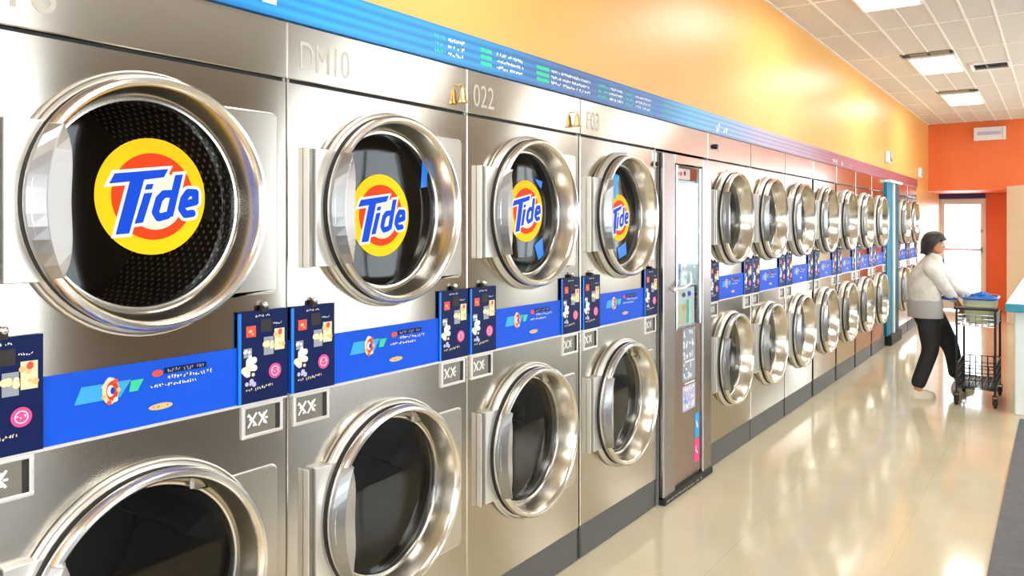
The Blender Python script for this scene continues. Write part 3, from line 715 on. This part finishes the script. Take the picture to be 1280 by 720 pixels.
b = MB(); b.box(-.12, .0, -.06, .12, 0, .208, M['mint']); b.box(.0, .0015, -.055, .02, .01, .12, M['cream']); b.box(.0, .0015, .03, .055, .01, .14, M['green']); b.disc(.002, .0, .17, .02, M['dark'], 16, .014); b.disc(.002, .06, .172, .02, M['tblue'], 16, .014); b.disc(.0025, .0, .10, .03, M['gold'], 16, .02)
wide(b); tag(b.build('soap_box', None, (vx, vy, .9105)), 'pale white soap box with gold and blue print at vending window bottom', 'box')

# ------------------------------------------------------------------ teal column and end
tc_ = empty('teal_column', (XL, 10.75, 0), 'glossy teal laminate column standing in the dryer row near its far end', 'column')
b = MB(); b.box(-.6, .02, -.44, -.06, .13, 1.99, M['teal']); b.build('broad_panel', tc_, bevel=.004)
b = MB(); b.box(-.6, .035, -.06, .04, .13, 1.99, M['mint']); b.build('white_edge_strip', tc_, bevel=.004)
b = MB(); b.box(-.6, .02, .04, .40, .13, 1.99, M['tealdark']); b.build('narrow_panel', tc_, bevel=.004)
b = MB(); b.box(-.6, .05, -.30, .44, 0, .13, M['black']); b.build('plinth', tc_, bevel=.01)
b = MB(); b.box(-.3, .06, -.44, .44, 1.99, 2.02, M['mint']); b.build('column_cap', tc_, bevel=.004)

# ------------------------------------------------------------------ right side: mat, island
b = MB(); b.box(-.25, 3.0, -3.6, 7.05, 0, .008, M['mat']); tag(b.build('floor_mat'), 'dark grey tiled floor mat along the right edge', 'mat')
isl = empty('washer_island', (0.75, 9.4, 0), 'white island with teal top at the right edge behind the cart', 'island counter')
b = MB(); b.box(-1.04, 1.2, -2.2, 2.0, .0, .80, M['mint']); b.build('island_body', isl, bevel=.01)
b = MB(); b.box(-1.10, 1.26, -2.26, 2.1, .80, .86, M['tealtop']); b.build('teal_edge', isl, bevel=.006)
b = MB(); b.box(-1.09, 1.25, -2.25, 2.09, .86, .872, M['cwall']); b.build('island_top', isl, bevel=.003)

# ------------------------------------------------------------------ cart, basket, cloths
cx, cy = -.56, 7.66
ct = empty('laundry_cart', (cx, cy, 0), 'wire laundry cart on black casters in front of the person', 'cart')
hx, hy = .135, .30
b = MB()
for sx in (-1, 1):
    b.tube([(sx * hx, -hy, .09), (sx * hx, -hy, .79)], .009, M['wire'], 8); b.tube([(sx * hx, hy, .09), (sx * hx, hy, .74)], .009, M['wire'], 8)
for z in (.14,): b.tube([(-hx, -hy, z), (hx, -hy, z), (hx, hy, z), (-hx, hy, z)], .008, M['wire'], 8, True)
b.build('cart_frame', ct)
b = MB(); b.tube([(-hx - .02, -hy, .79), (hx + .02, -hy, .79)], .014, M['wire'], 10); b.build('push_handle', ct)
def wire_basket(z0, z1, m, nm, r=.0035, st=.045, hy0=hy):
    b = MB()
    for z in [z0 + (z1 - z0) * i / 3 for i in range(4)]: b.tube([(-hx, -hy0, z), (hx, -hy0, z), (hx, hy0, z), (-hx, hy0, z)], r * 1.4, m, 6, True)
    nx = round(2 * hx / st); ny = round(2 * hy0 / st)
    for i in range(nx + 1):
        x = -hx + 2 * hx * i / nx; b.tube([(x, -hy0, z1), (x, -hy0, z0), (x, hy0, z0), (x, hy0, z1)], r, m, 6)
    for i in range(1, ny):
        y = -hy0 + 2 * hy0 * i / ny; b.tube([(-hx, y, z1), (-hx, y, z0), (hx, y, z0), (hx, y, z1)], r, m, 6)
    b.build(nm, ct)
wire_basket(.15, .33, M['wire'], 'lower_basket', .0045)
wire_basket(.65, .74, M['wirelight'], 'upper_basket', .004)
for sx in (-1, 1):
    for sy in (-1, 1):
        b = MB(); x, y = sx * hx, sy * hy
        b.box(x - .02, x - .014, y - .018, y + .018, .03, .10, M['wire']); b.box(x + .014, x + .02, y - .018, y + .018, .03, .10, M['wire']); b.box(x - .02, x + .02, y - .018, y + .018, .095, .103, M['wire'])
        b.lathe([(.001, -.012), (.034, -.012), (.038, -.006), (.038, .006), (.034, .012), (.001, .012)], y, .038, M['black'], 20)
        c = b
        c.v[-120:] = [(v[0] + x, v[1], v[2]) for v in c.v[-120:]]
        c.build('caster', ct)
# plastic laundry basket riding on the cart
lb = empty('laundry_basket', (-.55, 7.70, .662), 'pale yellow green plastic laundry basket with blue rim on the cart', 'basket')
def rloop(hx_, hy_, z, k=28, e=4):
    out = []
    for i in range(k):
        a = 2 * PI * i / k; c, s = math.cos(a), math.sin(a); out.append((hx_ * math.copysign(abs(c) ** (2 / e), c), hy_ * math.copysign(abs(s) ** (2 / e), s), z))
    return out
b = MB(); k = 28
loops = [rloop(.10, .19, 0), rloop(.108, .20, .05), rloop(.128, .225, .20)]; loops2 = [rloop(.121, .218, .20), rloop(.101, .193, .05), rloop(.093, .183, .008)]
allv = sum(loops + loops2, []); fs = []
for q in range(5):
    for i in range(k): fs.append((q * k + i, q * k + (i + 1) % k, (q + 1) * k + (i + 1) % k, (q + 1) * k + i))
fs += [tuple(range(k - 1, -1, -1)), tuple(range(5 * k, 6 * k))]
b.add(allv, fs, M['frost'], True); b.build('basket_body', lb)
b = MB()
for z in (.06, .10, .14):
    p = rloop(.101 + z * .135, .192 + z * .165, z); b.tube(p, .0035, M['cream'], 6, True)
b.build('moulded_rib', lb)
b = MB(); b.tube(rloop(.128, .226, .20), .011, M['blueplastic'], 8, True); b.build('basket_rim', lb)
def heap(nm, loc, sc, m, lab, seed):
    bm = bmesh.new(); bmesh.ops.create_icosphere(bm, subdivisions=4, radius=1); rr = random.Random(seed); ph = [rr.uniform(0, 6) for _ in range(6)]
    for v in bm.verts:
        p = v.co; w = 1 + .14 * math.sin(5 * p.x + ph[0]) * math.cos(4 * p.y + ph[1]) + .09 * math.sin(11 * p.y + 7 * p.z + ph[2]) + .06 * math.sin(17 * p.x + ph[3])
        v.co = Vector((p.x * sc[0] * w, p.y * sc[1] * w, max(-.25, p.z) * sc[2] * w))
    me = bpy.data.meshes.new(nm); bm.to_mesh(me); bm.free(); me.materials.append(m)
    for p in me.polygons: p.use_smooth = True
    o = bpy.data.objects.new(nm, me); COL.objects.link(o); o.location = loc; tag(o, lab, 'clothing'); return o
heap('folded_garment', (-.55, 7.71, .85), (.085, .16, .05), M['bluecloth'], 'blue garment heaped inside the plastic basket', 4)
heap('blue_towel', (-.30 + 0, 7.75, .89), (.04, .04, .001), M['bluecloth'], 'x', 5) if False else None

# ------------------------------------------------------------------ person leaning over the cart
px0 = 3.5 * CT - 6.74 * ST; py0 = 3.5 * ST + 6.74 * CT
per = empty('person', (px0, py0, 0), 'person in a cream jacket and black trousers bending over the laundry cart', 'person', None, TH)
K = 6.74 / F
def J(u, y, dep=0.0): k_ = (6.74 + dep) / F; return ((u - 640) * k_ - 3.5, dep, H - (y - 282) * k_)
def skin(name, verts, edges, radii, m, parent, root=0, sub=2):
    me = bpy.data.meshes.new(name); me.from_pydata(verts, edges, []); me.materials.append(m)
    o = bpy.data.objects.new(name, me); COL.objects.link(o); o.parent = parent
    o.modifiers.new('skin', 'SKIN'); sv = me.skin_vertices[0].data
    for i, r in enumerate(radii): sv[i].radius = (r, r) if not isinstance(r, tuple) else r
    for i in range(len(verts)): sv[i].use_root = (i == root)
    o.modifiers['skin'].use_smooth_shade = True
    s = o.modifiers.new('sub', 'SUBSURF'); s.levels = sub; s.render_levels = sub
    return o
# joints
pelvis = J(1160, 396); waist = J(1157, 372); chest = J(1160, 345); neckb = J(1166, 325); neckt = J(1170, 317)
headj = [J(1171, 308), J(1170, 300)]
shN, shF = J(1163, 332, -.155), J(1169, 331, .15)
elN, elF = J(1180, 358, -.17), J(1190, 358, .14)
haN, haF = J(1197, 379, -.07), J(1219, 376, .06)
hipN, hipF = J(1159, 398, -.085), J(1168, 398, .085)
knN, knF = J(1164, 436, -.09), J(1189, 434, .15)
anN, anF = J(1146, 484, -.09), J(1196, 470, .27)
V = []; E = []; RR = []
def av(p, r, par=None):
    V.append(tuple(p)); RR.append(r)
    if par is not None: E.append((par, len(V) - 1))
    return len(V) - 1
def lerp(a, b, t): return tuple(a[i] + (b[i] - a[i]) * t for i in range(3))
ip = av(pelvis, .085); iw = av(waist, .06, ip); ic = av(chest, .06, iw); inb = av(neckb, .045, ic); int_ = av(neckt, .045, inb)
ih0 = av(headj[0], .072, int_); ih1 = av(headj[1], .078, ih0); av(J(1179.5, 309), .016, ih0); av(J(1176, 316), .03, ih0)
HC = Vector(J(1169, 304)); HA = Matrix.Rotation(math.radians(-38), 3, 'Z') @ Matrix.Rotation(math.radians(14), 3, 'Y')
def HT(p): return tuple(HC + HA @ (Vector(p) - HC))
def turn(mb): mb.v = [HT(v) for v in mb.v]
V[-2] = HT(V[-2]); V[-1] = HT(V[-1])
def hand(wr, tip_dir, side):
    # palm then five unequal bent fingers
    p = V[wr]; d = Vector(tip_dir).normalized(); sd = Vector((0, 1, 0)); palm = Vector(p) + d * .05
    ipm = av(palm, (.024, .018), wr)
    for j, ln in enumerate((.062, .07, .066, .052)):
        off = sd * (-.027 + .018 * j); k1 = av(palm + off + d * .035, .009, ipm); k2 = av(palm + off + d * (.035 + ln * .5) + Vector((0, 0, -.01)), .008, k1); av(palm + off + d * (.035 + ln * .8) + Vector((0, 0, -.035)), .007, k2)
    t1 = av(Vector(p) + d * .03 + sd * side * .035 + Vector((0, 0, -.012)), .010, ipm); av(Vector(p) + d * .06 + sd * side * .045 + Vector((0, 0, -.03)), .009, t1)
for sh, el, ha, sdn in ((shN, elN, haN, 1), (shF, elF, haF, -1)):
    a = av((sh[0], sh[1] * .75, sh[2] - .03), .03, ic); e_ = av(el, .03, a); w_ = av(lerp(el, ha, .85), .024, e_)
    hand(w_, Vector(ha) - Vector(el), sdn)
for hp, kn, an, tx in ((hipN, knN, anN, 1), (hipF, knF, anF, 1)):
    a = av(hp, .07, ip); t = av(lerp(hp, kn, .5), .066, a); k_ = av(kn, .05, t); c_ = av(lerp(kn, an, .4), .05, k_); f = av(an, .034, c_)
    av((an[0] + .03, an[1], .055), .036, f)
body = skin('person_body', V, E, RR, M['skin'], per, 0, 2)
# trousers
V = []; E = []; RR = []
i0 = av(J(1158, 386), .10); ip = av(J(1161, 399), .11, i0)
for hp, kn, an in ((hipN, knN, anN), (hipF, knF, anF)):
    a = av(hp, .102, ip); t = av(lerp(hp, kn, .5), .092, a); k_ = av(kn, .072, t); c_ = av(lerp(kn, an, .5), .066, k_); av((an[0] - .005, an[1], an[2] - .012), .062, c_)
skin('trousers', V, E, RR, M['pants'], per, 1)
# jacket: torso shell and two sleeves
b = MB(); k = 32; vs = []; rings = [(1157, 392, .105, .14), (1156.5, 388, .118, .15), (1155, 372, .124, .152), (1156.5, 354, .130, .165), (1160, 339, .118, .168), (1163.5, 330, .092, .135), (1166.5, 324, .066, .09), (1168.5, 319, .056, .064), (1169, 318, .045, .05)]
for q, (u, y, rx, ry) in enumerate(rings):
    c_ = J(u, y)
    for i in range(k):
        a = 2 * PI * i / k; wv = 1 + (.025 * math.sin(5 * a + q) if 1 < q < 5 else 0)
        vs.append((c_[0] + rx * wv * math.cos(a), ry * wv * math.sin(a), c_[2] + (.02 * math.cos(a) * (-1 if q > 5 else 0))))
b.add(vs, [(q * k + i, q * k + (i + 1) % k, (q + 1) * k + (i + 1) % k, (q + 1) * k + i) for q in range(len(rings) - 1) for i in range(k)], M['jacket'], True); b.build('jacket', per)
for sh, el, ha in ((shN, elN, haN), (shF, elF, haF)):
    V = []; E = []; RR = []
    s0 = av(lerp(sh, (sh[0] - .01, 0, sh[2] + .01), .35), .06); a = av(sh, .068, s0); m1 = av(lerp(sh, el, .5), .062, a); e_ = av(el, .055, m1); m2 = av(lerp(el, ha, .5), .047, e_); av(lerp(el, ha, .84), .038, m2)
    skin('jacket_sleeve', V, E, RR, M['jacket'], per)
b = MB(); k = 28; vs = []
hem = [(1155, 373, .115, .142), (1155.5, 375, .130, .158), (1156, 385, .131, .160), (1157, 396, .128, .156), (1157, 397, .108, .14)]
for u, y, rx, ry in hem:
    c_ = J(u, y); vs += [(c_[0] + rx * math.cos(2 * PI * i / k) * (1 + .02 * math.sin(9 * i)), ry * math.sin(2 * PI * i / k), c_[2]) for i in range(k)]
b.add(vs, [(q * k + (i + 1) % k, q * k + i, (q + 1) * k + i, (q + 1) * k + (i + 1) % k) for q in range(4) for i in range(k)], M['jackhem'], True); b.build('jacket_hem', per)
V = []; E = []; RR = []
a = av(J(1171, 321), (.045, .05)); c = av(J(1174, 328), (.042, .05), a); av(J(1177, 337), (.022, .04), c); skin('shirt_collar', V, E, RR, M['inner'], per)
# shoes
for an in (anN, anF):
    b = MB(); pts = []
    k = 20; heel = an[0] - .055; L_ = .215
    for z, gx, gy in ((0, 1.0, 1.0), (.018, 1.0, 1.02), (.03, .97, .95), (.052, .86, .8), (.072, .5, .62)):
        pts.append([(heel + L_ / 2 * (1 if gx > .8 else .75) + L_ / 2 * gx * math.cos(2 * PI * i / k), an[1] + .042 * gy * math.sin(2 * PI * i / k) * (1.05 if math.cos(2 * PI * i / k) > 0 else .85), z + (an[2] - .085 if an is anF else 0) * 0) for i in range(k)])
    vs = sum(pts, []); fs = [tuple(range(k - 1, -1, -1)), tuple((len(pts) - 1) * k + i for i in range(k))]
    for q in range(len(pts) - 1):
        for i in range(k): fs.append((q * k + i, q * k + (i + 1) % k, (q + 1) * k + (i + 1) % k, (q + 1) * k + i))
    b.add(vs, fs, M['shoe'], True); b.build('shoe', per)
# hair: cap with a bob
hc = Vector(J(1167.5, 303.5)); b = MB(); n = 28; rows = 14; vs = []; fs = []; rr = random.Random(6)
for i in range(rows + 1):
    ph = PI * .88 * i / rows
    for j in range(n):
        a = 2 * PI * j / n; face = max(0, (math.cos(a) + .15) / 1.15); lim = 1 - .60 * min(1, face * 1.6) ** 1.2
        p = ph * lim; r = .096 + .003 * math.sin(7 * a + i)
        if p > PI / 2: sn = 1 - .16 * (p - PI / 2); cz_ = -r * (p - PI / 2) * 1.0
        else: sn = math.sin(p); cz_ = r * math.cos(p)
        vs.append((hc.x + r * 1.05 * sn * math.cos(a), hc.y + r * .95 * sn * math.sin(a), hc.z + cz_))
for i in range(rows):
    for j in range(n): fs.append((i * n + j, (i + 1) * n + j, (i + 1) * n + (j + 1) % n, i * n + (j + 1) % n))
b.add(vs, fs, M['hair'], True); turn(b); hr = b.build('hair', per); so = hr.modifiers.new('s', 'SOLIDIFY'); so.thickness = .012
hr.rotation_euler = (0, 0, 0)
# glasses, eyes, mouth, ear
b = MB(); fx = J(1181, 304)[0]
for sy in (-1, 1):
    p = [(fx - .002 * abs(sy), sy * .032 + .022 * math.cos(t), J(0, 304.5)[2] + .018 * math.sin(t)) for t in [2 * PI * i / 16 for i in range(16)]]; b.tube(p, .0025, M['wirelight'], 6, True)
    b.tube([(fx, sy * .054, J(0, 304.5)[2]), (fx - .10, sy * .078, J(0, 304)[2])], .0025, M['wirelight'], 6)
b.tube([(fx, -.010, J(0, 304.5)[2]), (fx, .010, J(0, 304.5)[2])], .0025, M['wirelight'], 6); turn(b); b.build('glasses', per)
for sy in (-1, 1):
    b = MB(); b.ball((fx - .022, sy * .030, J(0, 304.5)[2]), .012, M['white'], 12); b.ball((fx - .013, sy * .030, J(0, 305)[2]), .0055, M['dark'], 10); turn(b); b.build('eye', per)
b = MB(); b.ball((J(1178.5, 0)[0], 0, J(0, 313)[2]), .014, M['lips'], 12, (.5, 1.3, .4)); turn(b); b.build('mouth', per)
heap('held_garment', (0, 0, 0), (.055, .06, .035), M['bluecloth'], 'small blue garment under the forearms of the person', 8).location = (Matrix.Translation((px0, py0, 0)) @ Matrix.Rotation(TH, 4, 'Z')) @ Vector(J(1187, 373, -.10))

# ------------------------------------------------------------------ daylight and output
w = bpy.data.worlds.new('sky'); SC.world = w; w.use_nodes = True
bg = w.node_tree.nodes['Background']; bg.inputs[0].default_value = (.93, .97, 1.0, 1); bg.inputs[1].default_value = 6.0
for i, (loc, sy, sz, rot) in enumerate([]): pass
SC.view_settings.view_transform = 'Standard'; SC.view_settings.look = 'None'; SC.view_settings.gamma = 1; SC.view_settings.use_curve_mapping = False
SC.view_settings.exposure = 0.3
SC.cycles.max_bounces = 8; SC.cycles.transparent_max_bounces = 12; SC.cycles.sample_clamp_indirect = 6
try: SC.cycles.use_denoising = True
except Exception: pass
